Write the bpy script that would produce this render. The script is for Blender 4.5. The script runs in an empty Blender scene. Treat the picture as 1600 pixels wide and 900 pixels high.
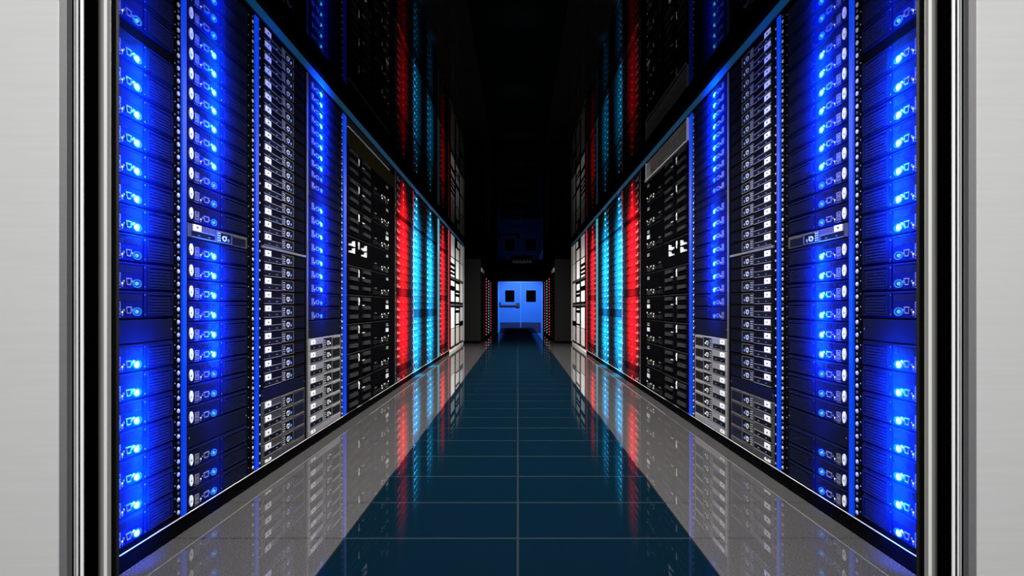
import bpy, bmesh, math, random
random.seed(7)
S = bpy.context.scene
COL = S.collection
PI = math.pi
EYE = 0.803          # eye height above the floor
W = 1.19             # half width of the aisle at the rack fronts
F = 970.0            # focal length in pixels of the 1600 px frame
CEIL = EYE + 1.428
TOP = 1.3245         # heights below are measured from the eye: top and bottom of the rack openings
BOT = -0.740

# ------------------------------------------------------------------ materials
MATS = {}
def mat(name, col=(0.5, 0.5, 0.5), rough=0.5, metal=0.0, spec=0.3, emit=None, es=0.0):
    if name in MATS: return MATS[name]
    m = bpy.data.materials.new(name); m.use_nodes = True
    b = m.node_tree.nodes['Principled BSDF']
    b.inputs['Base Color'].default_value = (*col, 1)
    b.inputs['Roughness'].default_value = rough
    b.inputs['Metallic'].default_value = metal
    b.inputs['Specular IOR Level'].default_value = spec
    if emit:
        b.inputs['Emission Color'].default_value = (*emit, 1)
        b.inputs['Emission Strength'].default_value = es
    MATS[name] = m
    return m

def noisy(name, col, rough, metal=0.0, spec=0.3, scale=(1, 1, 1), nscale=60, amount=0.25, detail=4):
    """Principled material whose base colour is mottled by stretched noise (brushing, powder coat)."""
    m = mat(name, col, rough, metal, spec)
    nt = m.node_tree; N = nt.nodes; L = nt.links
    tc = N.new('ShaderNodeTexCoord'); mp = N.new('ShaderNodeMapping'); mp.inputs['Scale'].default_value = scale
    nz = N.new('ShaderNodeTexNoise'); nz.inputs['Scale'].default_value = nscale; nz.inputs['Detail'].default_value = detail
    rp = N.new('ShaderNodeMapRange'); rp.inputs['To Min'].default_value = 1 - amount; rp.inputs['To Max'].default_value = 1 + amount
    mx = N.new('ShaderNodeVectorMath'); mx.operation = 'SCALE'; mx.inputs[0].default_value = col
    L.new(tc.outputs['Object'], mp.inputs['Vector']); L.new(mp.outputs['Vector'], nz.inputs['Vector'])
    L.new(nz.outputs['Fac'], rp.inputs['Value']); L.new(rp.outputs['Result'], mx.inputs['Scale'])
    L.new(mx.outputs['Vector'], N['Principled BSDF'].inputs['Base Color'])
    return m

M_black = noisy('server_black', (0.0045, 0.0045, 0.006), 0.5, 0, 0.0, (1, 8, 1), 40, 0.3)
M_navyc = noisy('server_navy_black', (0.005, 0.007, 0.034), 0.5, 0, 0.0, (1, 8, 1), 40, 0.3)
M_soot = noisy('server_soot', (0.011, 0.0105, 0.011), 0.5, 0, 0.0, (1, 8, 1), 40, 0.3)
M_black2 = noisy('server_satin_black', (0.007, 0.007, 0.008), 0.42, 0, 0.0, (1, 1, 6), 60, 0.3)
M_navy = noisy('blank_panel_navy', (0.006, 0.0075, 0.020), 0.5, 0, 0.0, (1, 1, 1), 30, 0.15)
M_cab = noisy('cabinet_black', (0.0025, 0.0025, 0.003), 0.5, 0, 0.0, (1, 1, 1), 30, 0.2)
M_void = mat('recess_black', (0.002, 0.002, 0.002), 0.8, 0, 0.05)
M_silver = noisy('brushed_silver', (0.23, 0.23, 0.24), 0.42, 0.2, 0.3, (1, 14, 1), 30, 0.3)
M_steel = noisy('dark_steel', (0.030, 0.030, 0.034), 0.45, 0, 0.2, (1, 10, 1), 30, 0.3)
M_grey = noisy('dull_grey_metal', (0.12, 0.12, 0.125), 0.45, 0.2, 0.3, (1, 10, 1), 30, 0.25)
M_dgrey = mat('dark_grey_plastic', (0.030, 0.030, 0.029), 0.5, 0, 0.0)
M_port = mat('port_metal', (0.55, 0.56, 0.60), 0.4, 0.0, 0.3)
M_portd = mat('port_shell', (0.20, 0.21, 0.24), 0.4, 0.0, 0.1)
M_portblue = mat('port_blue_insert', (0.02, 0.06, 0.35), 0.4, 0.0, 0.4)
M_white = mat('white_label', (0.88, 0.89, 0.9), 0.5, 0, 0.2)
M_ink = mat('label_ink', (0.01, 0.01, 0.012), 0.6, 0, 0.1)
M_louv = mat('louvre_silver', (0.85, 0.83, 0.80), 0.4, 0.3, 0.5)
M_lip = mat('polished_lip', (0.92, 0.91, 0.88), 0.35, 0.6, 0.5)
M_line = mat('white_edge_line', (0.82, 0.8, 0.78), 0.4, 0, 0.4)
M_ventb = mat('vent_mesh_blue_grey', (0.012, 0.014, 0.034), 0.4, 0.0, 0.0)
M_ventn = mat('vent_mesh_grey', (0.020, 0.020, 0.022), 0.4, 0.0, 0.0)
M_teal = noisy('teal_paint', (0.002, 0.13, 0.27), 0.5, 0, 0.15, (1, 1, 1), 4, 0.06)
M_olive = mat('olive_black_panel', (0.018, 0.016, 0.0055), 0.5, 0, 0.0)
M_cream = noisy('cream_metal', (0.78, 0.74, 0.70), 0.5, 0, 0.2, (1, 1, 20), 12, 0.12)
M_cwhite = mat('cover_plate_white', (0.92, 0.92, 0.90), 0.5, 0, 0.2)

def emis(name, col, s, base=(0.02, 0.02, 0.02)):
    return mat(name, base, 0.4, 0, 0.1, col, s)
E_core = {'blue': emis('led_blue_core', (0.10, 0.62, 1.0), 9), 'red': emis('led_red_core', (1.0, 0.05, 0.09), 2.5),
          'cyan': emis('led_cyan_core', (0.10, 0.85, 1.0), 6)}
E_dim = {'blue': emis('led_blue_dim', (0.10, 0.35, 1.0), 1.6), 'red': emis('led_red_dim', (1.0, 0.05, 0.06), 1.2),
         'cyan': emis('led_cyan_dim', (0.03, 0.55, 0.75), 1.2)}
E_bez = {'blue': emis('bezel_blue', (0.0, 0.22, 1.0), 0.8), 'red': emis('bezel_red', (1.0, 0.0, 0.02), 0.5),
         'cyan': emis('bezel_cyan', (0.0, 0.4, 0.6), 0.5)}
E_edge_refl = {'blue': emis('edge_reflection_blue', (0.0, 0.060, 1.0), 0.72, (0, 0.001, 0.01)), 'red': emis('edge_reflection_red', (1.0, 0.004, 0.02), 0.45),
           'cyan': emis('edge_reflection_cyan', (0.08, 0.6, 0.8), 0.6)}  # metal rack edges; the LED light they reflect is put in as emission
E_tiny = emis('status_light_white', (0.75, 0.85, 1.0), 1.4)
E_tinyb = emis('status_light_blue', (0.10, 0.22, 1.0), 1.3)
E_tinyy = emis('status_light_yellow', (1.0, 0.85, 0.25), 0.6)

# ------------------------------------------------------------------ mesh builder
class MB:
    """Collects shapes. Local axes: u along the row (away from the door), v up, w out of the rack front into the aisle."""
    def __init__(s): s.v = []; s.f = []; s.m = []
    def poly(s, pts, faces, m=0):
        o = len(s.v); s.v += pts
        for f in faces: s.f.append([i + o for i in f]); s.m.append(m)
    def box(s, u0, u1, v0, v1, w0, w1, m=0):
        p = [(u, v, w) for w in (w0, w1) for v in (v0, v1) for u in (u0, u1)]
        s.poly(p, [(0, 1, 3, 2), (4, 5, 7, 6), (0, 1, 5, 4), (2, 3, 7, 6), (0, 2, 6, 4), (1, 3, 7, 5)], m)
    def cham(s, u0, u1, v0, v1, w0, w1, c, m=0):
        """box with a chamfered front edge"""
        p = [(u0, v0, w0), (u1, v0, w0), (u1, v1, w0), (u0, v1, w0), (u0, v0, w1 - c), (u1, v0, w1 - c), (u1, v1, w1 - c), (u0, v1, w1 - c),
             (u0 + c, v0 + c, w1), (u1 - c, v0 + c, w1), (u1 - c, v1 - c, w1), (u0 + c, v1 - c, w1)]
        f = [(0, 1, 2, 3), (8, 9, 10, 11)]
        for i in range(4):
            j = (i + 1) % 4
            f += [(i, j, j + 4, i + 4), (i + 4, j + 4, j + 8, i + 8)]
        s.poly(p, f, m)
    def frame(s, u0, u1, v0, v1, t, w0, w1, m=0, tv=None):
        tv = tv or t
        s.box(u0, u1, v0, v0 + tv, w0, w1, m); s.box(u0, u1, v1 - tv, v1, w0, w1, m)
        s.box(u0, u0 + t, v0 + tv, v1 - tv, w0, w1, m); s.box(u1 - t, u1, v0 + tv, v1 - tv, w0, w1, m)
    def prism(s, pts, w0, w1, m=0):
        n = len(pts)
        p = [(a, b, w0) for a, b in pts] + [(a, b, w1) for a, b in pts]
        s.poly(p, [tuple(range(n)), tuple(range(n, 2 * n))] + [(i, (i + 1) % n, (i + 1) % n + n, i + n) for i in range(n)], m)
    def ring(s, outer, inner, w0, w1, m=0):
        n = len(outer)
        p = [(a, b, w0) for a, b in outer] + [(a, b, w1) for a, b in outer] + [(a, b, w1) for a, b in inner] + [(a, b, w0) for a, b in inner]
        f = []
        for i in range(n):
            j = (i + 1) % n
            for k in range(4):
                l = (k + 1) % 4
                f.append((k * n + i, k * n + j, l * n + j, l * n + i))
        s.poly(p, f, m)
    def dome(s, u, v, r, w0, h, m=0, n=10, ru=None):
        ru = ru or r; p = []; rings = 3
        for k in range(rings):
            a = k / rings * PI / 2
            for i in range(n):
                t = 2 * PI * i / n
                p.append((u + ru * math.cos(a) * math.cos(t), v + r * math.cos(a) * math.sin(t), w0 + h * math.sin(a)))
        p.append((u, v, w0 + h)); f = [tuple(range(n))]
        for k in range(rings - 1):
            for i in range(n): f.append((k * n + i, k * n + (i + 1) % n, (k + 1) * n + (i + 1) % n, (k + 1) * n + i))
        for i in range(n): f.append(((rings - 1) * n + i, (rings - 1) * n + (i + 1) % n, rings * n))
        s.poly(p, f, m)
    def mesh(s, name, mats, side):
        """side -1: left row (front faces +x); +1: right row (front faces -x)"""
        me = bpy.data.meshes.new(name)
        me.from_pydata([(-side * w, u, v) for u, v, w in s.v], [], s.f)
        for m in mats: me.materials.append(m)
        me.polygons.foreach_set('material_index', s.m)
        bm = bmesh.new(); bm.from_mesh(me); bmesh.ops.recalc_face_normals(bm, faces=bm.faces); bm.to_mesh(me); bm.free()
        return me
    def build(s, name, mats, side=-1, parent=None, loc=(0, 0, 0), label=None):
        o = bpy.data.objects.new(name, s.mesh(name, mats if isinstance(mats, (list, tuple)) else [mats], side))
        COL.objects.link(o); o.location = loc
        if parent: o.parent = parent
        if label: o['label'] = label
        return o

def oval(u, v, ru, rv, n=14):
    return [(u + ru * math.cos(2 * PI * i / n), v + rv * math.sin(2 * PI * i / n)) for i in range(n)]
def tag(o, label, cat, group=None):
    o['label'] = label; o['category'] = cat
    if group: o['group'] = group
    return o
def empty(name, loc):
    o = bpy.data.objects.new(name, None); COL.objects.link(o); o.location = loc; o.empty_display_size = 0.05
    return o
def struct(o): o['kind'] = 'structure'; return o
def copy_tree(o, parent=None):
    c = o.copy(); COL.objects.link(c)
    if parent: c.parent = parent
    for ch in o.children: copy_tree(ch, c)
    return c
ORD = ['first', 'second', 'third', 'fourth', 'fifth', 'sixth', 'seventh', 'eighth', 'ninth', 'tenth', 'eleventh', 'twelfth', 'thirteenth',
       'fourteenth', 'fifteenth', 'sixteenth', 'seventeenth', 'eighteenth']
SIDE = {-1: 'left', 1: 'right'}

# plain axis-aligned boxes for the setting (x, y, z), world coordinates
def world_boxes(name, boxes, mats, parent=None):
    mb = MB()
    for b in boxes:
        x0, x1, y0, y1, z0, z1 = b[:6]
        mb.box(y0, y1, z0, z1, x0, x1, b[6] if len(b) > 6 else 0)
    return mb.build(name, mats, -1, parent)

# ------------------------------------------------------------------ servers
LED = 13.0
def glow(side, d, v, off, col, power, core=False, name='led_glow_helper'):  # unseen spots added in front of the panels to spread the LED glow
    if core: glow(side, d, v, 0.040, 'core', 3.8)
    size = 150 if col in ('blue', 'core') else 128
    ld = GL.get((col, power, size))
    if ld is None:
        ld = bpy.data.lights.new('led_glow_helper', 'SPOT'); ld.color = {'blue': (0.0, 0.055, 1.0), 'core': (0.0, 0.38, 1.0), 'red': (1.0, 0.002, 0.009), 'cyan': (0.0, 0.44, 0.95)}[col]
        ld.energy = power; ld.spot_size = math.radians(size); ld.spot_blend = 0.7; ld.shadow_soft_size = 0.0
        GL[(col, power, size)] = ld
    o = bpy.data.objects.new(name, ld); COL.objects.link(o)
    o.location = (side * (W - off), d, EYE + v); o.rotation_euler = (0, -side * PI / 2, 0)
GL = {}

def port_server(side, w, h, col, bright, led_u=0.385, detail=2, ring=False):
    """server with a row of ports, a status light and a mesh vent on its front"""
    t = empty('%s_lit_server' % col, (0, 0, 0)); M_vent = M_ventb if col == 'blue' else M_ventn
    c = MB(); c.cham(0, w, 0.0006, h - 0.002, -0.42, 0.0, 0.003)
    lo = led_u * w
    du = 0.495 * w if led_u > 0.3 else 0.42 * w            # ear between the port half and the vent half
    c.box(du, du + 0.010, 0.004, h - 0.006, 0, 0.004, 0)
    c.box(0.01, du - 0.006, h - 0.008, h - 0.0055, 0, 0.003, 1)
    for k in range(2): c.dome(du + 0.005, 0.012 + k * (h - 0.026), 0.0022, 0.004, 0.001, 2, 6)
    c.build('chassis', [M_navyc if col == 'blue' else M_soot, M_vent, M_portd], side, t)
    if detail > 1:
        lv = MB(); n = 22
        for i in range(n):
            a = 0.10 * w + (du - 0.16 * w) * i / n + 0.04 * w
            lv.box(a, a + 0.003, h * 0.60, h * 0.86, 0, 0.002)
        lv.build('slot_vent', M_vent, side, t)
    g = MB(); g0, g1 = du + 0.035 * w + 0.010, w * 0.975
    g.frame(g0, g1, 0.008, h - 0.010, 0.0025, 0, 0.005, 0, 0.002)
    rows, cols = (6, 18) if detail > 1 else (4, 9)
    for r in range(rows):
        for q in range(cols):
            a = g0 + 0.012 + (g1 - g0 - 0.024) * (q + (0.5 if r % 2 else 0.1)) / (cols + 0.6); b = 0.014 + (h - 0.030) * r / rows
            g.box(a, a + (g1 - g0) / cols * 0.52, b, b + (h - 0.03) / rows * 0.55, 0, 0.003)
    g.build('vent_grille', M_vent, side, t)
    k = lo / (0.385 * w)
    if detail > 1:
        pu, pw = (0.10 * w) * k, 0.055 * w * k
        for j in range(2):
            u = MB(); vb = 0.013 + j * h * 0.235
            u.frame(pu, pu + pw, vb, vb + h * 0.20, 0.0022, 0, 0.003, 0, 0.0022)
            u.box(pu + pw * 0.25, pu + pw * 0.75, vb + h * 0.08, vb + h * 0.11, 0, 0.002, 0)
            u.build('usb_port', M_portd, side, t)
        mk = MB()
        for j in range(4): mk.box(pu + j * pw * 0.33, pu + j * pw * 0.33 + 0.003, 0.005, 0.0085, 0, 0.0008)
        mk.box(pu + pw * 1.5, pu + pw * 1.5 + 0.004, 0.009, 0.018, 0, 0.001)
        mk.build('printed_mark', M_portd, side, t)
        va, vb_ = 0.225 * w * k, 0.305 * w * k; cv = 0.026 if h > 0.065 else 0.022; rv = 0.0105
        vg = MB(); tr = [(va, cv + rv), (vb_, cv + rv), (vb_ - 0.005, cv - rv), (va + 0.005, cv - rv)]
        ti = [(va + 0.003, cv + rv - 0.0028), (vb_ - 0.003, cv + rv - 0.0028), (vb_ - 0.0065, cv - rv + 0.0028), (va + 0.0065, cv - rv + 0.0028)]
        vg.ring(tr, ti, 0, 0.004, 0); vg.prism(ti, 0, 0.001, 1)
        vg.dome(va - 0.006, cv, 0.0042, 0, 0.003, 0, 8); vg.dome(vb_ + 0.006, cv, 0.0042, 0, 0.003, 0, 8)
        vg.build('video_port', [M_portd, M_navyc], side, t)
        sl = MB(); sl.dome(0.19 * w * k, 0.020, 0.0038, 0, 0.002, 0, 8)
        sl.build('status_light', E_tiny, side, t)
    else:
        pc = MB(); a = 0.06 * w * k
        for q in range(3): pc.box(a + 0.05 * w * q * k, a + 0.05 * w * q * k + 0.022, 0.012, 0.012 + h * (0.4 if q == 0 else 0.22), 0, 0.004, 0)
        pc.build('port_block', M_portd, side, t)
    p = MB(); r = 0.0115 if bright else 0.0065
    cv = 0.021
    p.ring(oval(lo, cv, 0.022, 0.0135), oval(lo, cv, 0.018, 0.0100), 0, 0.004, 1)
    p.dome(lo, cv, r, 0, 0.007, 0, 12)
    if bright: p.dome(lo - 0.014, cv + 0.009, 0.0055, 0, 0.004, 0, 10)
    else: p.dome(lo - 0.011, cv, 0.0038, 0, 0.003, 1, 8)
    p.build('power_light', [E_core[col] if bright else E_dim[col], E_bez[col]], side, t)
    if ring:
        hr = MB(); hr.ring(oval(0.022, h * 0.45, 0.0125, 0.021), oval(0.022, h * 0.40, 0.0055, 0.0065), 0, 0.004)
        hr.build('white_latch', M_white, side, t)
    return t

def tag_server(side, w, h, body, cut=False):
    """slim server with a white tag, a drive bay and a framed port block"""
    t = empty('tagged_server', (0, 0, 0))
    lt = body == 'silver'
    bm_ = {'silver': M_silver, 'black': M_black, 'grey': M_steel}[body]
    edge = M_silver if body == 'silver' else M_grey
    c = MB(); c.cham(0, w, 0.0006, h - 0.002, -0.42, 0, 0.002)
    c.build('chassis', bm_, side, t)
    vb = h * 0.52 if not cut else h * 0.2
    lb = MB(); lb.box(0.07 * w, 0.185 * w, vb, vb + min(0.026, h * 0.42), 0, 0.004, 0)
    lb.box(0.115 * w, 0.14 * w, vb + 0.009, vb + 0.016, 0.004, 0.0045, 1)
    lb.build('white_tag', [M_white, M_ink], side, t)
    if cut: return t
    b = MB(); b.box(0.06 * w, 0.40 * w, 0.006, h * 0.47, 0, 0.001, 0)
    b.box(0.05 * w, 0.41 * w, h * 0.475, h * 0.475 + 0.002, 0, 0.004, 1)
    b.box(0.05 * w, 0.41 * w, 0.003, 0.0052, 0, 0.004, 1)
    b.box(0.30 * w, 0.33 * w, h * 0.22, h * 0.26, 0.001, 0.002, 2)
    b.box(0.15 * w, 0.17 * w, h * 0.22, h * 0.26, 0.001, 0.002, 2)
    b.build('drive_bay', [M_void, edge if lt else M_silver, E_tinyb], side, t)
    q = MB(); q.frame(0.425 * w, 0.69 * w, 0.005, h - 0.008, 0.003, 0, 0.004, 0, 0.002)
    q.box(0.43 * w, 0.685 * w, 0.007, h - 0.010, 0, 0.001, 1)
    for k in range(2):
        for j in range(4): q.box((0.45 + 0.03 * k) * w, (0.45 + 0.03 * k) * w + 0.006, 0.010 + j * h * 0.17, 0.010 + j * h * 0.17 + 0.005, 0.001, 0.003, 2)
    q.build('port_panel', [edge, M_void, M_port], side, t)
    vg = MB(); cv = h * 0.42
    vg.ring(oval(0.56 * w, cv, 0.018, h * 0.20), oval(0.56 * w, cv, 0.012, h * 0.12), 0.001, 0.004)
    vg.build('round_port', M_port, side, t)
    pl = MB(); pl.dome(0.635 * w, cv - 0.004, 0.007, 0.001, 0.004, 0, 10); pl.dome(0.60 * w, cv + 0.009, 0.004, 0.001, 0.003, 0, 8)
    pl.build('power_light', E_tinyb if not lt else E_tiny, side, t)
    v = MB()
    for k in range(7): v.box(0.715 * w, 0.965 * w, 0.008 + (h - 0.02) * k / 7, 0.0100 + (h - 0.02) * k / 7, 0, 0.003)
    v.box(0.70 * w, 0.705 * w, 0.004, h - 0.006, 0, 0.003)
    if lt: v.box(0.71 * w, 0.97 * w, 0.006, h * 0.75, 0, 0.0015, 1)
    v.build('vent_grille', [M_ventb if not lt else M_ventn, M_void], side, t)
    return t

def blank(side, d0, d1, v0, v1, where, group, name='blank_panel', m_=None):
    m = MB(); m.cham(0, d1 - d0, 0.001, v1 - v0 - 0.002, -0.10, 0.0, 0.003)
    for a in (0.012, d1 - d0 - 0.012): m.dome(a, (v1 - v0) / 2, 0.004, 0, 0.002, 1, 8)
    o = m.build(name, [m_ or M_navy, M_grey], side, None, (side * W, d0, EYE + v0))
    return tag(o, where, 'panel', group)

def place(proto_of, side, d0, bottom, pitch, n, label, group, used):
    """n servers stacked upward from `bottom`; proto_of(k) names the prototype to copy"""
    out = []
    for k in range(n):
        key, maker = proto_of(k)
        if key not in used: used[key] = maker(); o = used[key]
        else: o = copy_tree(used[key])
        o.location = (side * W, d0, EYE + bottom + pitch * k)
        tag(o, label(k), 'server', group)
        out.append(o)
    return out

# ------------------------------------------------------------------ rack cabinets
def cabinet(side, d0, d1, label, posts, strip=None, top=TOP, line=M_line, plinth=M_cab, bolt=0.0445, depth=0.50):
    t = empty('server_rack', (side * W, d0, 0))
    tag(t, label, 'server rack', 'server racks in the %s row' % SIDE[side])
    L = d1 - d0
    c = MB(); zb, zt = EYE + BOT, EYE + top
    c.box(0, L, zb - 0.008, zb - 0.001, -depth, 0.0); c.box(0, L, zt + 0.001, zt + 0.012, -depth, 0.0)
    c.box(0, 0.003, zb, zt, -depth, -0.004); c.box(L - 0.003, L, zb, zt, -depth, -0.004); c.box(0, L, zb, zt, -depth - 0.01, -depth)
    c.build('cabinet', M_cab, side, t)
    p = MB(); p.box(0.003, L - 0.003, 0.0, zb - 0.009, -depth, -0.004); p.box(0.0, L, 0.006, 0.012, -0.006, -0.001)
    p.build('plinth', plinth, side, t)
    b = MB(); b.box(0, L, zb - 0.005, zb - 0.0015, -0.004, 0.0012)
    b.build('base_trim', line, side, t, label='thin white strip')
    for a, e, style in posts:
        q = MB(); q.box(a - d0, e - d0, zb, zt, -0.05, 0.0)
        n = int((zt - zb) / bolt)
        for k in range(n):
            z = zb + 0.02 + k * bolt
            if style == 2:
                q.dome((e - d0) - 0.016, z, 0.0085, 0, 0.004, 1, 8); q.dome((e - d0) - 0.016, z + bolt / 2, 0.006, 0, 0.003, 2, 6)
                q.dome((a - d0) + 0.008, z + 0.01, 0.0022, 0, 0.002, 1, 6)
            elif style == 1:
                q.dome((a + e) / 2 - d0, z, 0.0055, 0, 0.003, 1, 6)
            elif style == 3: pass
        if style == 3: q.box(e - d0 - 0.012, e - d0 - 0.006, zb, zt, 0, 0.004, 2)
        q.build('post', [M_cab, M_port, M_grey], side, t)
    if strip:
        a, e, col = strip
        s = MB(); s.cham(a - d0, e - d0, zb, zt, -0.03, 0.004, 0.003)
        s.build('edge_profile_glow', E_edge_refl[col], side, t, label='edge profile with %s reflection put in as glow' % col)
    return t

def build_row(side):
    sd = SIDE[side]; used = {}
    # --- rack 1: blue, beside the door jamb
    R = 'rack beside the %s door jamb' % sd; G = 'blue-lit servers in the %s row' % sd
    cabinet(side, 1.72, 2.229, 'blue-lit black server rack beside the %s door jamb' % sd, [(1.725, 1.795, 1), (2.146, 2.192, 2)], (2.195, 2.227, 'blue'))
    d0, w, h = 1.80, 0.343, 0.0875
    mk = lambda b: lambda: port_server(side, w, h, 'blue', b, 0.40)
    pick = lambda bright: (lambda k: (('r1', k in bright), mk(k in bright)))
    place(pick(range(7)), side, d0, BOT + 0.015, h, 7, lambda k: 'blue-lit black server, %s above the plinth, %s' % (ORD[k], R), G, used)
    bs = blank(side, d0, d0 + w, -0.1125, -0.037, 'plain navy blank panel at eye level in the ' + R, 'blank panels in the %s row' % sd)
    place(pick(range(3, 10)), side, d0, -0.035, h, 10, lambda k: 'blue-lit black server, %s above the blank panel, %s' % (ORD[k], R), G, used)
    place(pick([]), side, d0, 0.873, h, 3, lambda k: 'dim black server, %s above the narrow gap high up, %s' % (ORD[k], R), G, used)
    blank(side, d0, d0 + w, 0.873 + 3 * h, TOP, 'tall dark panel at the very top of the ' + R, None)
    s0 = MB(); s0.cham(0, w, 0.0, BOT * 0 + 0.0145, -0.3, -0.002, 0.002)
    tag(s0.build('filler_strip', M_cab, side, None, (side * W, d0, EYE + BOT)), 'thin black filler strip under the lowest server, ' + R, 'panel')
    s0 = MB(); s0.cham(0, w, 0.0, 0.030, -0.3, -0.004, 0.002)
    tag(s0.build('filler_strip', M_cab, side, None, (side * W, d0, EYE + 0.8405)), 'narrow black gap strip high up in the ' + R, 'panel')
    for k in range(7): glow(side, d0 + 0.40 * w, BOT + 0.036 + h * k, 0.10, 'blue', LED if k else 7, k > 0)
    for k in range(10): glow(side, d0 + 0.40 * w, -0.014 + h * k, 0.10, 'blue', {0: 1.5, 1: 1.5, 2: 4, 9: 7}.get(k, LED), k > 2)
    for k in range(3): glow(side, d0 + 0.40 * w, 0.894 + h * k, 0.08, 'blue', 2.6)
    # --- rack 2: blue with white latches
    R = 'second %s rack with white latches' % sd
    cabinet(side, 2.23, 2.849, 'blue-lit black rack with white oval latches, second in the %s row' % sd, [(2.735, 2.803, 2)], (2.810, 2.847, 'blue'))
    d0, w = 2.236, 0.495
    h = 0.0755; mk2 = lambda b, hh: lambda: port_server(side, w, hh, 'blue', b, 0.385, 2, True)
    pk = lambda bright, hh: (lambda k: (('r2', k in bright, hh), mk2(k in bright, hh)))
    place(pk([], h), side, d0, BOT + 0.001, h - 0.0005, 3, lambda k: 'dim black server, %s above the plinth, %s' % (ORD[k], R), G, used)
    blank(side, d0, d0 + w, -0.5135, -0.436, 'plain navy blank panel near the floor, ' + R, 'blank panels in the %s row' % sd)
    h2 = 0.0764
    place(pk(range(3, 9), h2), side, d0, -0.435, h2, 9, lambda k: 'blue-lit black server, %s above the blank panel, %s' % (ORD[k], R), G, used)
    o = tag_server(side, w, 0.054, 'grey'); o.location = (side * W, d0, EYE + 0.254)
    tag(o, 'slim dark grey server with white tag among blue-lit servers, ' + R, 'server')
    h3 = 0.0725
    place(pk(range(3, 10), h3), side, d0, 0.3095, h3, 10, lambda k: 'blue-lit black server, %s above the slim tagged server, %s' % (ORD[k], R), G, used)
    h4 = 0.068
    place(pk([], h4), side, d0, 1.040, h4, 4, lambda k: 'dim blue-lit server, %s below the teal trim, %s' % (ORD[3 - k], R), G, used)
    for k in range(3): glow(side, d0 + 0.385 * w, BOT + 0.022 + h * k, 0.06, 'blue', 1.0)
    for k in range(9): glow(side, d0 + 0.385 * w, -0.414 + h2 * k, 0.10, 'blue', {0: 1.5, 1: 1.8, 2: 4}.get(k, LED), k > 2)
    for k in range(10): glow(side, d0 + 0.385 * w, 0.3305 + h3 * k, 0.10, 'blue', {0: 1.5, 1: 1.8, 2: 4, 9: 7}.get(k, LED), k > 2)
    for k in range(4): glow(side, d0 + 0.385 * w, 1.061 + h4 * k, 0.08, 'blue', 4)
    # --- rack 3: slim servers with white tags
    R = 'third %s rack of tagged servers' % sd; G3 = 'white-tagged slim servers in the %s row' % sd
    cabinet(side, 2.85, 3.509, 'black rack of slim white-tagged servers, third in the %s row' % sd, [(2.853, 2.872, 1), (3.476, 3.506, 3)])
    d0, w = 2.878, 0.592
    o = tag_server(side, w, 0.029, 'grey', True); o.location = (side * W, d0, EYE + BOT + 0.001)
    tag(o, 'half-hidden server showing only its white tag, on the plinth, ' + R, 'server', G3)
    p = lambda body, hh: (lambda k: (('r3', body, hh), lambda: tag_server(side, w, hh, body)))
    place(p('grey', 0.0665), side, d0, -0.7095, 0.0665, 4, lambda k: 'grey-edged white-tagged server, %s above the half-hidden lowest one, %s' % (ORD[k], R), G3, used)
    blank(side, d0, d0 + w, -0.4425, -0.381, 'plain navy blank panel between tagged servers, ' + R, 'blank panels in the %s row' % sd)
    place(p('black', 0.0655), side, d0, -0.38, 0.0655, 10, lambda k: 'black white-tagged server, %s above the blank panel, %s' % (ORD[k], R), G3, used)
    s0 = MB(); s0.cham(0, w, 0, 0.013, -0.3, 0.006, 0.002)
    tag(s0.build('shelf_ledge', M_grey, side, None, (side * W, d0, EYE + 0.276)), 'thin grey metal ledge across the middle of the ' + R, 'shelf')
    place(p('black', 0.0605), side, d0, 0.2905, 0.0605, 17, lambda k: 'black white-tagged server, %s above the thin grey ledge, %s' % (ORD[k], R), G3, used)
    for v in (-0.3, -0.05, 0.2, 0.45, 0.7, 0.95, 1.2): glow(side, 3.03, v, 0.16, 'blue', 1.6)
    # --- rack 4: blue above, silver below
    R = 'fourth rack in the %s row' % sd
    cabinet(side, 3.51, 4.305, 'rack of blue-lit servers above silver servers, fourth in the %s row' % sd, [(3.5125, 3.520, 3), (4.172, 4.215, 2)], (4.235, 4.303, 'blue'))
    d0, w = 3.522, 0.648
    p = lambda body, hh: (lambda k: (('r4', body, hh), lambda: tag_server(side, w, hh, body)))
    o = tag_server(side, w, 0.039, 'silver', True); o.location = (side * W, d0, EYE + BOT + 0.001)
    tag(o, 'half-hidden silver server on the plinth, lowest in the ' + R, 'server')
    hs = 0.0742
    place(p('silver', hs), side, d0, -0.6995, hs, 7, lambda k: 'silver white-tagged server, %s above the half-hidden lowest one, %s' % (ORD[k], R), 'silver servers in the %s row' % sd, used)
    blank(side, d0, d0 + w, -0.179, -0.077, 'plain navy blank panel above the silver servers, ' + R, 'blank panels in the %s row' % sd)
    h = 0.079
    p = lambda br, hh: (lambda k: (('r4b', k in br, hh), lambda: port_server(side, w, hh, 'blue', k in br, 0.355)))
    place(p(range(2, 9), h), side, d0, -0.0755, h, 9, lambda k: 'blue-lit black server, %s above the lower blank panel, %s' % (ORD[k], R), G, used)
    blank(side, d0, d0 + w, 0.6365, 0.6815, 'plain navy blank panel between blue-lit servers, ' + R, 'blank panels in the %s row' % sd)
    h5 = 0.0641
    place(p(range(2, 10), h5), side, d0, 0.6825, h5, 10, lambda k: 'blue-lit black server, %s above the upper blank panel, %s' % (ORD[k], R), G, used)
    for k in range(9): glow(side, d0 + 0.355 * w, -0.054 + h * k, 0.12, 'blue', {0: 1.8, 1: 4}.get(k, LED * 1.25), k > 1)
    for k in range(10): glow(side, d0 + 0.355 * w, 0.7035 + h5 * k, 0.12, 'blue', {0: 1.8, 1: 5}.get(k, LED * 1.1), k > 1)
    # --- rack 5: dark blade cabinet
    R = 'wide dark %s cabinet' % sd
    extra = 'olive-black top panel' if side < 0 else 'bright louvred top grille'
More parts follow.
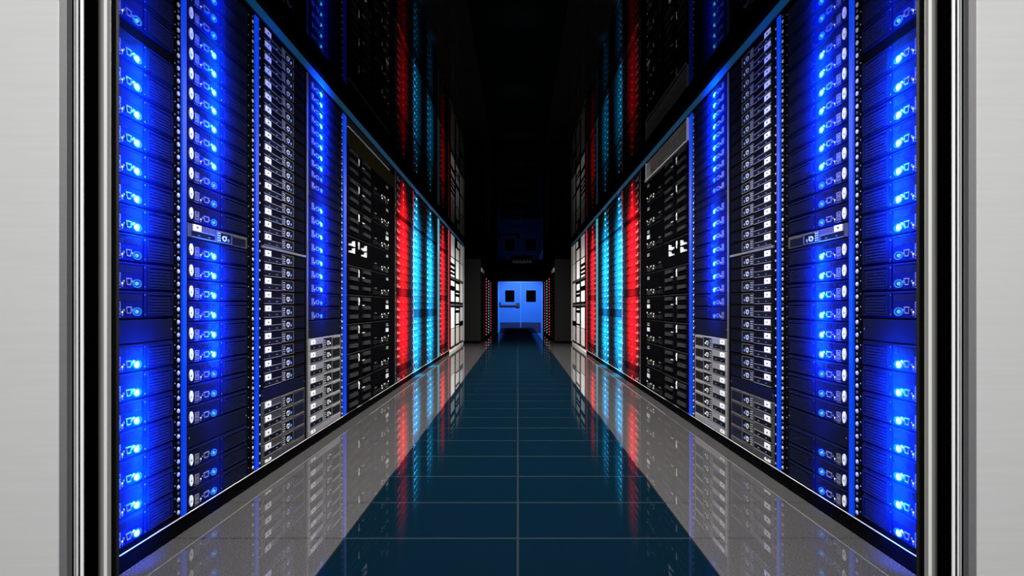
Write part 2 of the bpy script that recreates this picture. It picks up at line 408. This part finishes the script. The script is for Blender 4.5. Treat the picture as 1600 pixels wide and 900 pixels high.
    t = cabinet(side, 4.307, 6.033, 'wide dark cabinet with %s in the %s row' % (extra, sd), [(5.055, 5.10, 0), (5.735, 6.028, 3)], None)
    vt = 1.135 if side < 0 else 1.150
    g = MB(); z0, z1 = EYE + vt, EYE + TOP - 0.002; g0, g1 = 0.02, 1.42
    if side < 0:
        zl = EYE + 1.258
        g.box(g0, 1.70, z0 + 0.002, zl, -0.05, 0.003, 0); g.build('top_panel', M_olive, side, t, label='olive-black panel')
        g = MB(); g.box(g0, g1, zl, zl + 0.005, -0.02, 0.012, 0)
        for k in range(5): g.box(g0, g1, zl + 0.011 + k * 0.011, zl + 0.015 + k * 0.011, -0.01, 0.006, 1)
        for k in range(60): g.box(g0 + (g1 - g0) * k / 59 - 0.003, g0 + (g1 - g0) * k / 59 + 0.003, zl + 0.005, z1, -0.012, 0.004, 1)
        g.build('vent_grille', [M_line, M_dgrey], side, t)
    else:
        g.box(g0, g1, z0, z0 + 0.014, -0.03, 0.020, 0)
        for k in range(9):
            z = z0 + 0.021 + k * 0.0168
            a = [(z - 0.0, 0.012), (z + 0.008, -0.002), (z + 0.010, -0.002), (z + 0.002, 0.012)]
            g.poly([(g0, q, r) for q, r in a] + [(g1, q, r) for q, r in a], [(0, 1, 2, 3), (4, 5, 6, 7), (0, 1, 5, 4), (1, 2, 6, 5), (2, 3, 7, 6), (3, 0, 4, 7)], 0 if k == 5 else 1)
        for a in (g0, g1 - 0.012): g.box(a, a + 0.012, z0, z1, -0.03, 0.012, 1)
        g.build('louvre_grille', [M_lip, M_louv], side, t, label='bright silver louvred grille')
    hm = (vt - BOT - 0.002) / 9
    def blades(lit):
        e = empty('blade_enclosure', (0, 0, 0)); w = 0.735
        m = MB(); m.cham(0, w, 0.0006, hm - 0.002, -0.4, 0.0, 0.003); m.box(0, w, hm - 0.010, hm - 0.005, 0, 0.006, 1)
        m.build('chassis', [M_cab, M_dgrey], side, e)
        for ci, (a, b) in enumerate(((0.0, 0.285), (0.375, 0.665))):
            for r in range(3):
                if lit: continue
                q = MB(); v0 = 0.006 + r * (hm - 0.018) / 3; v1 = v0 + (hm - 0.018) / 3 - 0.004
                q.cham(a + 0.008, b, v0, v1, 0, 0.010, 0.003)
                for j in range(4): q.box(a + 0.02, b - 0.01, v0 + 0.008 + j * 0.006, v0 + 0.010 + j * 0.006, 0.010, 0.012)
                bl = q.build('blade', M_black, side, e)
                q = MB(); q.prism([(a + 0.03, v1 - 0.006), (b - 0.06, v1 - 0.006), (b - 0.045, v1 - 0.014), (b - 0.045, v1 - 0.034), (a + 0.03, v1 - 0.030)], 0.010, 0.022)
                q.build('handle', M_dgrey, side, bl, label='dark grey blade handle')
        if lit:
            for a in (0.05, 0.40):
                for r in range(2):
                    q = MB(); z = 0.085 + r * 0.050
                    q.prism([(a, z), (a + 0.13, z), (a + 0.13, z + 0.040), (a + 0.09, z + 0.034), (a + 0.085, z + 0.016), (a, z + 0.012)], 0, 0.012)
                    q.build('white_latch', M_white, side, e)
        q = MB(); q.dome(0.325, hm * 0.80, 0.020, 0, 0.008, 0, 12, 0.016); q.box(0.318, 0.332, hm * 0.62, hm * 0.80, 0, 0.006, 0)
        q.build('white_lever', M_white, side, e)
        q = MB(); q.box(0.385, 0.45, hm * 0.60, hm * 0.635, 0.012, 0.016)
        q.build('name_tag', M_port, side, e)
        return e
    place(lambda k: (('bl', k == 5), lambda: blades(k == 5)), side, 4.315, BOT + 0.001, hm, 9,
          lambda k: ('dark enclosure with four white L-shaped latches, ' if k == 5 else 'dark blade enclosure, ') + '%s above the plinth, %s' % (ORD[k], R),
          'blade enclosures in the %s row' % sd, used)
    def deep(lbl):
        e = empty('tall_server', (0, 0, 0)); w = 0.625
        m = MB(); m.cham(0, w, 0.0006, hm - 0.002, -0.4, 0, 0.003); m.box(0, w, hm - 0.008, hm - 0.005, 0, 0.004, 1)
        m.build('chassis', [M_cab, M_dgrey], side, e)
        q = MB()
        for r in range(9): q.box(0.03, w - 0.06, 0.095 + r * 0.0105, 0.099 + r * 0.0105, 0, 0.004)
        q.build('front_vent', M_black, side, e)
        q = MB()
        for (a, b, c, dd, mi) in ((0.05, 0.12, 0.062, 0.070, 0), (0.02, 0.10, 0.016, 0.045, 1), (0.13, 0.24, 0.022, 0.040, 1), (0.27, 0.36, 0.012, 0.042, 1), (0.39, 0.43, 0.014, 0.048, 1), (0.48, 0.57, 0.016, 0.046, 0)):
            q.frame(a, b, c, dd, 0.006, 0, 0.004, mi, 0.003)
        q.build('drive_bay', [M_grey, M_dgrey], side, e)
        for (a, c, mm) in ((0.33, 0.052, E_tiny), (0.42, 0.056, E_tinyy), (0.46, 0.054, E_tinyy), (0.60, 0.060, E_tiny), (0.34, 0.030, E_tiny)):
            q = MB(); q.dome(a, c, 0.0075, 0, 0.004, 0, 8, 0.012); q.build('status_light', mm, side, e)
        q = MB(); q.frame(0.50, 0.58, hm * 0.72, hm * 0.84, 0.010, 0, 0.003); q.build('name_tag', M_port, side, e)
        if lbl: q = MB(); q.box(0.48, 0.59, hm * 0.48, hm * 0.64, 0, 0.004); q.build('white_tag', M_white, side, e)
        return e
    tagged = (0, 2, 3, 6)
    place(lambda k: (('dp', k in tagged), lambda: deep(k in tagged)), side, 5.103, BOT + 0.001, hm, 9,
          lambda k: 'tall dark server%s, %s above the plinth, %s' % (' with white tag' if k in tagged else '', ORD[k], R), 'tall dark servers in the %s row' % sd, used)
    # --- racks 6-9: red, cyan, cyan, red
    for (i, a, b, s0_, s1_, posts, strip, col, nm, lu) in (
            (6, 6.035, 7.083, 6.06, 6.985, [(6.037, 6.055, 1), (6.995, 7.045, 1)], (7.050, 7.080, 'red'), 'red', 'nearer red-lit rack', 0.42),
            (7, 7.085, 8.067, 7.095, 8.055, [], None, 'cyan', 'nearer cyan-lit rack', 0.20),
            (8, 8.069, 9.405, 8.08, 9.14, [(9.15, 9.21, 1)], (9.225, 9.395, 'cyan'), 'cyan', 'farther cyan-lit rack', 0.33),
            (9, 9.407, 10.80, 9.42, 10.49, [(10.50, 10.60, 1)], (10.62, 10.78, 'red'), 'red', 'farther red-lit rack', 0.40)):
        R = '%s of the %s row' % (nm, sd)
        cabinet(side, a, b, '%s server rack: the %s in the %s row' % (col, nm, sd), posts, strip, bolt=0.078)
        w = s1_ - s0_; G6 = '%s-lit servers in the %s row' % (col, sd); hh = 0.078
        mkp = lambda br, i=i, w=w, col=col, lu=lu: (lambda k: ((i, k in br), lambda: port_server(side, w, 0.078, col, k in br, lu, 1)))
        if col == 'red':
            o = port_server(side, w, hh, col, False, lu, 1); o.location = (side * W, s0_, EYE + BOT + 0.001)
            tag(o, 'dim red server alone under the lower blank panel, ' + R, 'server', G6)
            blank(side, s0_, s1_, -0.661, -0.592, 'dark blank panel just above the lowest server, ' + R, 'blank panels in the %s row' % sd, m_=M_black)
            low, nlow, up0 = -0.591, 9, 0.186
            lw = 'lower blank panel'
        else: low, nlow, up0, lw = BOT + 0.001, 8, -0.030, 'plinth'
        place(mkp(range(1, nlow)), side, s0_, low, hh, nlow, lambda k: '%s-lit server, %s above the %s, %s' % (col, ORD[k], lw, R), G6, used)
        blank(side, s0_, s1_, low + nlow * hh + 0.001, up0 - 0.001, 'dark blank panel across the middle of the ' + R, 'blank panels in the %s row' % sd, m_=M_black)
        nup = int((0.94 - up0) / hh)
        place(mkp(range(2, nup)), side, s0_, up0, hh, nup, lambda k: '%s-lit server, %s above the middle blank panel, %s' % (col, ORD[k], R), G6, used)
        u2 = up0 + nup * hh
        s9 = MB(); s9.cham(0, w, 0, TOP - 5 * 0.0775 - u2 - 0.003, -0.3, -0.003, 0.002)
        tag(s9.build('filler_strip', M_cab, side, None, (side * W, s0_, EYE + u2 + 0.001)), 'narrow dark gap strip high in the ' + R, 'panel')
        ut = TOP - 5 * 0.0775 - 0.001
        place(mkp(range(1, 5)), side, s0_, ut, 0.0775, 5, lambda k: '%s-lit server, %s above the narrow upper gap strip, %s' % (col, ORD[k], R), G6, used)
        P = {'red': 180, 'cyan': 215}[col]
        for base, n, br in ((low, nlow, 1.0), (up0, nup, 1.0), (ut, 5, 0.55)):
            for k in range(0, n, 2):
                pw = P * br * (0.3 if k == 0 and n != 5 else 1)
                if n == 5 and k > 2: continue
                off = 0.23 if col == 'red' else 0.265
                if n == 5 or (base < -0.7 and k == 0): off *= 0.5; pw *= 0.2
                glow(side, s0_ + lu * w, base + 0.021 + hh * (k + 0.5), off, col, pw)
    # --- rack 10: white storage cabinet
    R = 'white cabinet ending the %s row' % sd
    cabinet(side, 10.82, 13.66, 'white drive storage cabinet at the far end of the %s row' % sd,
            [(10.825, 10.885, 0), (11.765, 11.80, 0), (12.66, 12.69, 0)], None, line=M_cream, plinth=M_cream)
    cols = ((10.90, 11.755), (11.81, 12.65), (12.70, 13.55))
    fp = MB(); fp.box(0, 0.09, 0, TOP - BOT - 0.004, -0.3, 0.012)
    tag(fp.build('corner_post', M_cream, side, None, (side * W, 13.56, EYE + BOT + 0.002)), 'cream metal corner post closing the ' + R, 'post')
    rows = [(BOT + 0.002, -0.390, 'slats'), (-0.388, -0.002, 'plates'), (0.090, 0.500, 'plates'), (0.550, 0.905, 'plates'), (0.905, TOP - 0.002, 'top')]
    names = ['slatted lowest', 'second', 'third', 'fourth', 'topmost']
    plates = {(1, 0): [(0.0, 1.0)], (1, 1): [(0.0, 0.08), (0.16, 0.72), (0.85, 0.95)], (1, 2): [(0.25, 1.0)],
              (2, 0): [(0.02, 0.52), (0.72, 0.95)], (2, 1): [(0.02, 0.28), (0.40, 0.47), (0.58, 0.90)], (2, 2): [(0.0, 1.0)],
              (3, 0): [(0.0, 0.12), (0.22, 0.32), (0.44, 0.56), (0.70, 0.98)], (3, 1): [(0.0, 1.0)], (3, 2): [(0.0, 1.0)]}
    for ci, (a, b) in enumerate(cols):
        for ri, (v0, v1, kind) in enumerate(rows):
            e = empty('storage_module', (side * W, a, EYE + v0)); w = b - a; h = v1 - v0
            tag(e, '%s white storage module, %s column, %s' % (names[ri], ('near', 'middle', 'far')[ci], R), 'storage module', 'storage modules in the %s row' % sd)
            m = MB(); m.box(0, w, 0.002, h - 0.002, -0.4, 0); m.build('chassis', M_cab, side, e)
            if kind == 'slats':
                m = MB()
                for k in range(13): m.cham(0.12, w - 0.12, 0.035 + k * 0.024, 0.053 + k * 0.024, 0, 0.006, 0.002)
                m.build('slat_panel', M_cream, side, e)
                m = MB(); m.box(0.1, w - 0.2, 0.010, 0.028, 0, 0.012); m.build('name_tag', M_ink, side, e)
            elif kind == 'top':
                m = MB()
                if ci == 1:
                    m.cham(0.12, w - 0.12, 0.02, h * 0.55, 0, 0.005, 0.002); m.cham(w * 0.5, w - 0.05, h * 0.66, h * 0.95, 0, 0.008, 0.002)
                else: m.cham(0.12, w - 0.12, 0.01, h - 0.01, 0, 0.005, 0.002)
                m.build('cover_panel', M_cream, side, e)
            else:
                for (p0, p1) in plates[(ri, ci)]:
                    m = MB(); m.cham(0.12, w - 0.12, h * p0 + 0.004, h * p1 - 0.004, 0, 0.004, 0.001); m.build('cover_plate', M_cwhite, side, e)
        for (v0, v1, word) in ((-0.001, 0.089, 'lower'), (0.501, 0.549, 'upper')):
            m = MB(); m.cham(0, b - a, 0.001, v1 - v0 - 0.001, -0.3, 0.0, 0.004)
            for k in range(6): m.box(0.05 + k * 0.13, 0.12 + k * 0.13, (v1 - v0) * 0.3, (v1 - v0) * 0.7, 0, 0.006, 1)
            tag(m.build('cable_tray', [M_cab, M_grey], side, None, (side * W, a, EYE + v0)), '%s dark cable tray, %s column of the %s' % (word, ('near', 'middle', 'far')[ci], R), 'tray')
    # --- teal trim and black fascia over the racks
    m = MB(); m.box(0, 13.66 - 1.30, TOP + 0.014, 1.386, -0.40, 0.004)
    struct(m.build('trim_%d' % (1 if side < 0 else 2), M_teal, side, None, (side * W, 1.30, EYE)))
    m = MB(); m.box(0, 24.2 - 1.21, 1.388, CEIL - EYE, -0.40, -0.003)
    struct(m.build('trim_%d' % (3 if side < 0 else 4), M_cab, side, None, (side * W, 1.21, EYE)))
    # --- second row, narrower aisle, beyond a grey pier
    X2 = 0.82
    x0, x1 = sorted((side * X2, side * (W + 0.55)))
    pier = world_boxes('wall_%s_pier' % sd, [(x0, x1, 13.70, 13.86, 0, 1.87), (x0, x1, 13.695, 13.70, 0, 0.06, 1)],
                       [noisy('pier_grey', (0.010, 0.010, 0.0097), 0.6, 0, 0.05, (1, 1, 1), 20, 0.15), M_cab])
    struct(pier)
    fr = [('dark', 13.88, 15.0, 'pale-topped dark rack'), ('red', 15.02, 16.3, 'dim red rack'), ('cyan', 16.32, 17.6, 'dim cyan rack'), ('red', 17.62, 18.9, 'small red rack')]
    for j, (c2, a, b, nm) in enumerate(fr):
        e = empty('server_rack', (side * X2, a, 0)); L = b - a
        tag(e, '%s, %s of the distant %s row beyond the grey pier' % (nm, ('first', 'second', 'third', 'farthest')[j], sd), 'server rack', 'racks in the distant %s row' % sd)
        m = MB(); m.cham(0, L, 0.0, 1.70, -0.5, 0, 0.01); m.build('cabinet', M_cab, side, e)
        m = MB(); m.cham(0.02, L - 0.02, 1.60, 1.69, 0, 0.01, 0.003); m.build('header', M_cream if c2 == 'dark' else M_black2, side, e)
        m = MB()
        for k in range(20): m.box(0.05, L * 0.55, 0.08 + k * 0.075, 0.11 + k * 0.075, 0, 0.02, 0)
        m.build('server_front', M_black2, side, e)
        m = MB()
        for k in range(20):
            m.dome(L * 0.65, 0.10 + k * 0.075, 0.022, 0, 0.03, 0, 8)
        m.build('light_column', E_dim[c2] if c2 != 'dark' else M_dgrey, side, e)
        m = MB(); m.box(L - 0.06, L - 0.01, 0.06, 1.58, 0, 0.02); m.build('post', M_black2, side, e)

for side in (-1, 1): build_row(side)

# ------------------------------------------------------------------ floor, ceiling, walls
def tile_nodes(m):
    nt = m.node_tree; N = nt.nodes; N.clear(); L = nt.links
    out = N.new('ShaderNodeOutputMaterial'); tc = N.new('ShaderNodeTexCoord'); sp = N.new('ShaderNodeSeparateXYZ')
    L.new(tc.outputs['Object'], sp.inputs[0])
    def math_(op, a, b=None, c=None):
        n = N.new('ShaderNodeMath'); n.operation = op
        for i, x in enumerate((a, b, c)):
            if x is None: continue
            if isinstance(x, (int, float)): n.inputs[i].default_value = x
            else: L.new(x, n.inputs[i])
        return n.outputs[0]
    ax = math_('ABSOLUTE', sp.outputs['X'])
    mid = math_('LESS_THAN', ax, 0.602)
    fy = math_('FRACT', math_('DIVIDE', math_('SUBTRACT', sp.outputs['Y'], 2.160 - 0.395 * 6), 0.3945))
    sy = math_('LESS_THAN', math_('ABSOLUTE', math_('SUBTRACT', fy, 0.5)), 0.5)
    ey = math_('MINIMUM', fy, math_('SUBTRACT', 1.0, fy))        # 0 at the joint
    return nt, N, L, out, tc, sp, math_, ax, mid, ey

fm = bpy.data.materials.new('floor_tiles'); fm.use_nodes = True
nt, N, L, out, tc, sp, math_, ax, mid, ey = tile_nodes(fm)
def mixc(f, a, b):
    n = N.new('ShaderNodeMix'); n.data_type = 'RGBA'
    if isinstance(f, (int, float)): n.inputs[0].default_value = f
    else: L.new(f, n.inputs[0])
    for i, x in ((6, a), (7, b)):
        if isinstance(x, tuple): n.inputs[i].default_value = (*x, 1)
        else: L.new(x, n.inputs[i])
    return n.outputs[2]
nz = N.new('ShaderNodeTexNoise'); nz.inputs['Scale'].default_value = 260; nz.inputs['Detail'].default_value = 3
L.new(tc.outputs['Object'], nz.inputs['Vector'])
mr = N.new('ShaderNodeMapRange'); mr.inputs['From Min'].default_value = 0.3; mr.inputs['From Max'].default_value = 0.7
L.new(nz.outputs['Fac'], mr.inputs['Value'])
grey = mixc(mr.outputs[0], (0.042, 0.041, 0.040), (0.105, 0.102, 0.100))
blue = mixc(mr.outputs[0], (0.0006, 0.0050, 0.0105), (0.0022, 0.0120, 0.0215))
jy = math_('LESS_THAN', ey, 0.016)                              # joint across the aisle
jx = math_('LESS_THAN', ax, 0.0035)                             # joint down the middle
je = math_('LESS_THAN', math_('ABSOLUTE', math_('SUBTRACT', ax, 0.602)), 0.003)
jyg = math_('LESS_THAN', ey, 0.006)
grey = mixc(jyg, grey, (0.012, 0.012, 0.012))
blue = mixc(math_('MAXIMUM', jy, jx), blue, (0.016, 0.025, 0.031))
base = mixc(mid, grey, blue)
base = mixc(je, base, (0.008, 0.010, 0.012))
df = N.new('ShaderNodeBsdfDiffuse'); L.new(base, df.inputs['Color'])
gl = N.new('ShaderNodeBsdfGlossy'); gl.inputs['Roughness'].default_value = 0.0; gl.inputs['Color'].default_value = (1, 1, 1, 1)
fr_ = N.new('ShaderNodeFresnel'); fr_.inputs['IOR'].default_value = 1.5
refl_fade = N.new('ShaderNodeMapRange'); refl_fade.interpolation_type = 'SMOOTHSTEP'   # reflection painted out by hand down the middle, hiding the far door's mirror image
refl_fade.inputs['From Min'].default_value = 0.38; refl_fade.inputs['From Max'].default_value = 0.50; L.new(ax, refl_fade.inputs['Value'])
carp = math_('ADD', math_('MULTIPLY', refl_fade.outputs[0], 0.24), 0.008)
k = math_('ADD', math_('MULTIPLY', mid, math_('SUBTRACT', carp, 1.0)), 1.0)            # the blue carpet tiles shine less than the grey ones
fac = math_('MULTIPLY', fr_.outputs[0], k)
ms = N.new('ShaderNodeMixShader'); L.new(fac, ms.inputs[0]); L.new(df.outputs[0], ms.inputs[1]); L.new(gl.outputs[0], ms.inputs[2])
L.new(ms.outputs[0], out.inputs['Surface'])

cm = bpy.data.materials.new('black_ceiling'); cm.use_nodes = True
nt, N, L, out, tc, sp, math_, ax, mid, ey = tile_nodes(cm)
df = N.new('ShaderNodeBsdfDiffuse'); df.inputs['Color'].default_value = (0.00012, 0.00014, 0.00016, 1)
gl = N.new('ShaderNodeBsdfGlossy'); gl.inputs['Roughness'].default_value = 0.0
jy = math_('MAXIMUM', math_('LESS_THAN', ey, 0.012), math_('LESS_THAN', ax, 0.004))
side_g = math_('LESS_THAN', ax, 1.10)
fac = math_('MULTIPLY', math_('ADD', math_('MULTIPLY', mid, -0.05), 0.06), side_g)
fac = math_('MULTIPLY', fac, math_('SUBTRACT', 1.0, math_('MULTIPLY', jy, 0.5)))
ms = N.new('ShaderNodeMixShader'); L.new(fac, ms.inputs[0]); L.new(df.outputs[0], ms.inputs[1]); L.new(gl.outputs[0], ms.inputs[2])
L.new(ms.outputs[0], out.inputs['Surface'])

XW = 1.80
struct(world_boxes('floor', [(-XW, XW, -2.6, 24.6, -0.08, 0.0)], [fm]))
struct(world_boxes('ceiling', [(-XW, XW, 1.22, 24.6, CEIL, CEIL + 0.08)], [cm]))
M_wall = noisy('wall_black', (0.0012, 0.0012, 0.0015), 0.7, 0, 0.0, (1, 1, 1), 6, 0.2)
struct(world_boxes('wall_left', [(-XW - 0.08, -XW, 1.22, 24.6, 0, CEIL)], [M_wall]))
struct(world_boxes('wall_right', [(XW, XW + 0.08, 1.22, 24.6, 0, CEIL)], [M_wall]))
DX0, DX1, DZ = -0.773, 0.973, 1.80
YD = 24.20
struct(world_boxes('wall_back', [(-XW, DX0 - 0.005, YD, YD + 0.2, 0, CEIL), (DX1 + 0.005, XW, YD, YD + 0.2, 0, CEIL), (DX0 - 0.005, DX1 + 0.005, YD, YD + 0.2, DZ + 0.005, CEIL)], [M_wall]))

# ------------------------------------------------------------------ blue double door at the far end
M_db = noisy('door_blue_paint', (0.012, 0.14, 0.80), 0.55, 0, 0.2, (1, 1, 1), 3, 0.08)
M_dfr = mat('door_frame_blue', (0.03, 0.22, 0.95), 0.5, 0, 0.2)
M_dk = mat('kick_plate_blue', (0.002, 0.016, 0.13), 0.4, 0, 0.3)
M_dbar = mat('panic_bar_navy', (0.003, 0.01, 0.06), 0.4, 0, 0.3)
M_gl = mat('dark_glass', (0.001, 0.001, 0.0015), 0.3, 0, 0.0)
def zpx(y): return EYE + (480 - y) / F * YD
def xpx(x): return (x - 809) / F * YD
d = empty('door_1', ((DX0 + DX1) / 2, YD, 0)); struct(d)
def dpart(name, boxes, mats, parent):
    cx, cy, cz = (DX0 + DX1) / 2, YD, 0
    return world_boxes(name, [(b[0] - cx, b[1] - cx, b[2] - cy, b[3] - cy, b[4], b[5]) + tuple(b[6:]) for b in boxes], mats, parent)
xm = xpx(813.6)
dpart('door_frame', [(DX0, DX0 + 0.07, YD - 0.05, YD + 0.12, 0, DZ), (DX1 - 0.06, DX1, YD - 0.05, YD + 0.12, 0, DZ), (DX0 + 0.07, DX1 - 0.06, YD - 0.05, YD + 0.12, DZ - 0.05, DZ)], [M_dfr], d)
for (a, b, wx0, wx1) in ((DX0 + 0.075, xm - 0.006, xpx(789.2), xpx(804)), (xm + 0.006, DX1 - 0.065, xpx(822), xpx(837.5))):
    y0, y1 = YD - 0.01, YD + 0.04; wz0, wz1 = zpx(472), zpx(453.5); zt = DZ - 0.055; kz = 0.21
    leaf = dpart('door_leaf', [(a, wx0, y0, y1, 0.012, zt), (wx1, b, y0, y1, 0.012, zt), (wx0, wx1, y0, y1, 0.012, wz0), (wx0, wx1, y0, y1, wz1, zt)], [M_db], d)
    t = 0.018
    dpart('window_frame', [(wx0 - t, wx0, y0 - 0.012, y0, wz0 - t, wz1 + t), (wx1, wx1 + t, y0 - 0.012, y0, wz0 - t, wz1 + t), (wx0, wx1, y0 - 0.012, y0, wz0 - t, wz0), (wx0, wx1, y0 - 0.012, y0, wz1, wz1 + t)], [M_dfr], leaf)
    dpart('window_pane', [(wx0, wx1, y0 + 0.015, y0 + 0.021, wz0, wz1)], [M_gl], leaf)
    dpart('kick_plate', [(a + 0.01, b - 0.01, y0 - 0.006, y0, 0.02, kz)], [M_dk], leaf)
dpart('astragal', [(xm - 0.016, xm + 0.016, YD - 0.022, YD - 0.011, 0.012, DZ - 0.06)], [M_dfr], d)
zb = zpx(477.5)
dpart('panic_bar', [(xpx(781), xpx(811), YD - 0.11, YD - 0.075, zb - 0.025, zb + 0.025), (xpx(780.5), xpx(783), YD - 0.115, YD - 0.011, zb - 0.03, zb + 0.13), (xpx(806.5), xpx(812), YD - 0.115, YD - 0.011, zb - 0.05, zb + 0.11)], [M_dbar], d)

# ------------------------------------------------------------------ unlit ceiling fixture near the door
fx = empty('ceiling_light', (0.13, 18.6, CEIL))
tag(fx, 'small unlit louvred light fixture on the dark ceiling before the blue door', 'ceiling light')
m = MB(); m.box(-0.3, 0.3, -0.07, -0.001, -0.31, 0.31); m.build('housing', M_cab, -1, fx)
m = MB()
for k in range(6): m.box(-0.302, -0.298, -0.055, -0.035, -0.28 + k * 0.1, -0.22 + k * 0.1, 0)
for k in range(6): m.box(-0.25 + k * 0.09, -0.235 + k * 0.09, -0.10, -0.071, -0.29, 0.29, 0)
m.build('louvre', M_grey, -1, fx)

# ------------------------------------------------------------------ doorway the photograph is taken through
M_leaf = noisy('brushed_door_metal', (0.60, 0.60, 0.595), 0.6, 0, 0.2, (1, 1, 30), 5, 0.05)
M_rub = mat('white_rubber', (0.92, 0.92, 0.92), 0.5, 0, 0.2)
M_jamb = noisy('warm_grey_jamb', (0.24, 0.23, 0.21), 0.5, 0, 0.25, (30, 1, 1), 8, 0.12)
M_bead = mat('bright_bead', (0.78, 0.78, 0.76), 0.4, 0, 0.4)
M_ret = noisy('grey_return', (0.22, 0.22, 0.215), 0.6, 0, 0.2, (1, 1, 30), 5, 0.05)  # leaf metal again, with the side face's shade put into its colour
M_dark = mat('jamb_dark', (0.0006, 0.0006, 0.0006), 0.6, 0, 0.0)
H = CEIL
for side in (-1, 1):
    sd = SIDE[side]
    def lat(x, dd): return (809 - x) / F * dd
    def vb(name, items, mats, parent=None):
        """vertical bars given by left-half pixel columns at a depth; mirrored for the right side"""
        mb = MB()
        for (xa, xb, y0, y1, mi) in items:
            a, b = lat(xa, y0), lat(xb, y0)
            a, b = sorted((side * a, side * b)); mb.box(y0, y1, 0.0, H, a, b, mi)
        return mb.build(name, mats, -1, parent)
    door = empty('door_%d' % (2 if side < 0 else 3), (0, 0, 0)); struct(door)
    # leaf with a rounded leading edge
    xo, xi = 1.55, lat(90.5, 1.10); pts = [(xo, 1.10)]
    for k in range(7):
        t = PI / 2 * k / 6; pts.append((xi + 0.003 - 0.003 * math.sin(t), 1.103 - 0.003 * math.cos(t)))
    pts += [(xi, 1.1350), (xo, 1.1350)]
    n = len(pts); mb = MB()
    p = [(y, 0.0, side * x) for x, y in pts] + [(y, H, side * x) for x, y in pts]
    mb.poly(p, [tuple(range(n)), tuple(range(n, 2 * n))])
    for i in range(n):
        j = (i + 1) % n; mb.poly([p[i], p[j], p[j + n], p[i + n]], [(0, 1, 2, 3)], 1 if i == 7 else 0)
    o = mb.build('door_leaf', [M_leaf, M_ret], -1, door)
    vb('seal_strip', [(115.2, 117.4, 1.1465, 1.1485, 0)], [M_rub], door)
    vb('seal_strip', [(119.2, 121.8, 1.1465, 1.1485, 0)], [M_rub], door)
    vb('seal_strip', [(125.4, 130.4, 1.1465, 1.1485, 0)], [M_rub], door)
    vb('seal_channel', [(90, 152.8, 1.149, 1.1495, 0)], [M_dark], door)
    tr = empty('trim_%d' % (5 if side < 0 else 6), (0, 0, 0)); struct(tr)
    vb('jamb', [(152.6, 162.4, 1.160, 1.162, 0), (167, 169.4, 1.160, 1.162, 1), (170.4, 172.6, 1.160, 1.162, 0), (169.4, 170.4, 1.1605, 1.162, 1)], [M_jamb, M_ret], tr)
    vb('bead', [(162.2, 167.2, 1.1590, 1.162, 0)], [M_bead], tr)
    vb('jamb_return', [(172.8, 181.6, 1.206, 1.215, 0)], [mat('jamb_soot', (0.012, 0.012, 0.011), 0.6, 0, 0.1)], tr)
    x0, x1 = sorted((side * lat(165, 1.21), side * XW))
    struct(world_boxes('wall_front_%s' % sd, [(x0, x1, 1.2055, 1.219, 0, H)], [M_wall]))

# ------------------------------------------------------------------ lights
def spot(name, loc, power, size, col=(1, 1, 1), blend=1.0, rot=(0, 0, 0), soft=0.0):
    ld = bpy.data.lights.new(name, 'SPOT'); ld.energy = power; ld.color = col; ld.spot_size = math.radians(size); ld.spot_blend = blend; ld.shadow_soft_size = soft
    o = bpy.data.objects.new(name, ld); COL.objects.link(o); o.location = loc; o.rotation_euler = rot
    return o
for i in range(10):
    y = 1.7 + 1.15 * i
    spot('aisle_fill_spot', (0, y, CEIL - 0.03), 150, 165, (1.0, 0.97, 0.94))  # added spots with no fixtures, they light the floor and racks
for i in range(12):
    lp = bpy.data.lights.new('trim_fill_point', 'POINT'); lp.energy = 5.5; lp.shadow_soft_size = 0.0
    o = bpy.data.objects.new('trim_fill_point', lp); COL.objects.link(o); o.location = (0, 2.0 + 1.05 * i, 2.08)  # unseen points added to brighten the teal trim and upper racks
# added spot without a fixture, put in to light the blue door
o = spot('door_fill_spot', (0.1, 21.6, CEIL - 0.1), 420, 62, (0.75, 0.88, 1.0), 0.6)
o.rotation_euler = (math.radians(62), 0, 0)
# lobby behind the camera
ld = bpy.data.lights.new('lobby_lamp', 'AREA'); ld.energy = 102; ld.shape = 'RECTANGLE'; ld.size = 2.4; ld.size_y = 0.6
o = bpy.data.objects.new('lobby_lamp', ld); COL.objects.link(o); o.location = (0, -1.6, 2.0); o.rotation_euler = (math.radians(72), 0, 0)

w = bpy.data.worlds.new('World'); S.world = w; w.use_nodes = True
w.node_tree.nodes['Background'].inputs[0].default_value = (0.02, 0.02, 0.022, 1)
w.node_tree.nodes['Background'].inputs[1].default_value = 0.2

# ------------------------------------------------------------------ camera and view
cd = bpy.data.cameras.new('camera'); cd.sensor_width = 36; cd.lens = F / 1600 * 36
cd.shift_x = -9 / 1600; cd.shift_y = 30 / 1600; cd.clip_start = 0.02
cam = bpy.data.objects.new('camera', cd); COL.objects.link(cam); cam.location = (0, 0, EYE); cam.rotation_euler = (PI / 2, 0, 0)
S.camera = cam
S.view_settings.view_transform = 'Standard'; S.view_settings.look = 'None'
S.view_settings.exposure = 0; S.view_settings.gamma = 1; S.view_settings.use_curve_mapping = False
S.cycles.use_denoising = True
S.cycles.caustics_reflective = False; S.cycles.caustics_refractive = False
S.cycles.max_bounces = 6
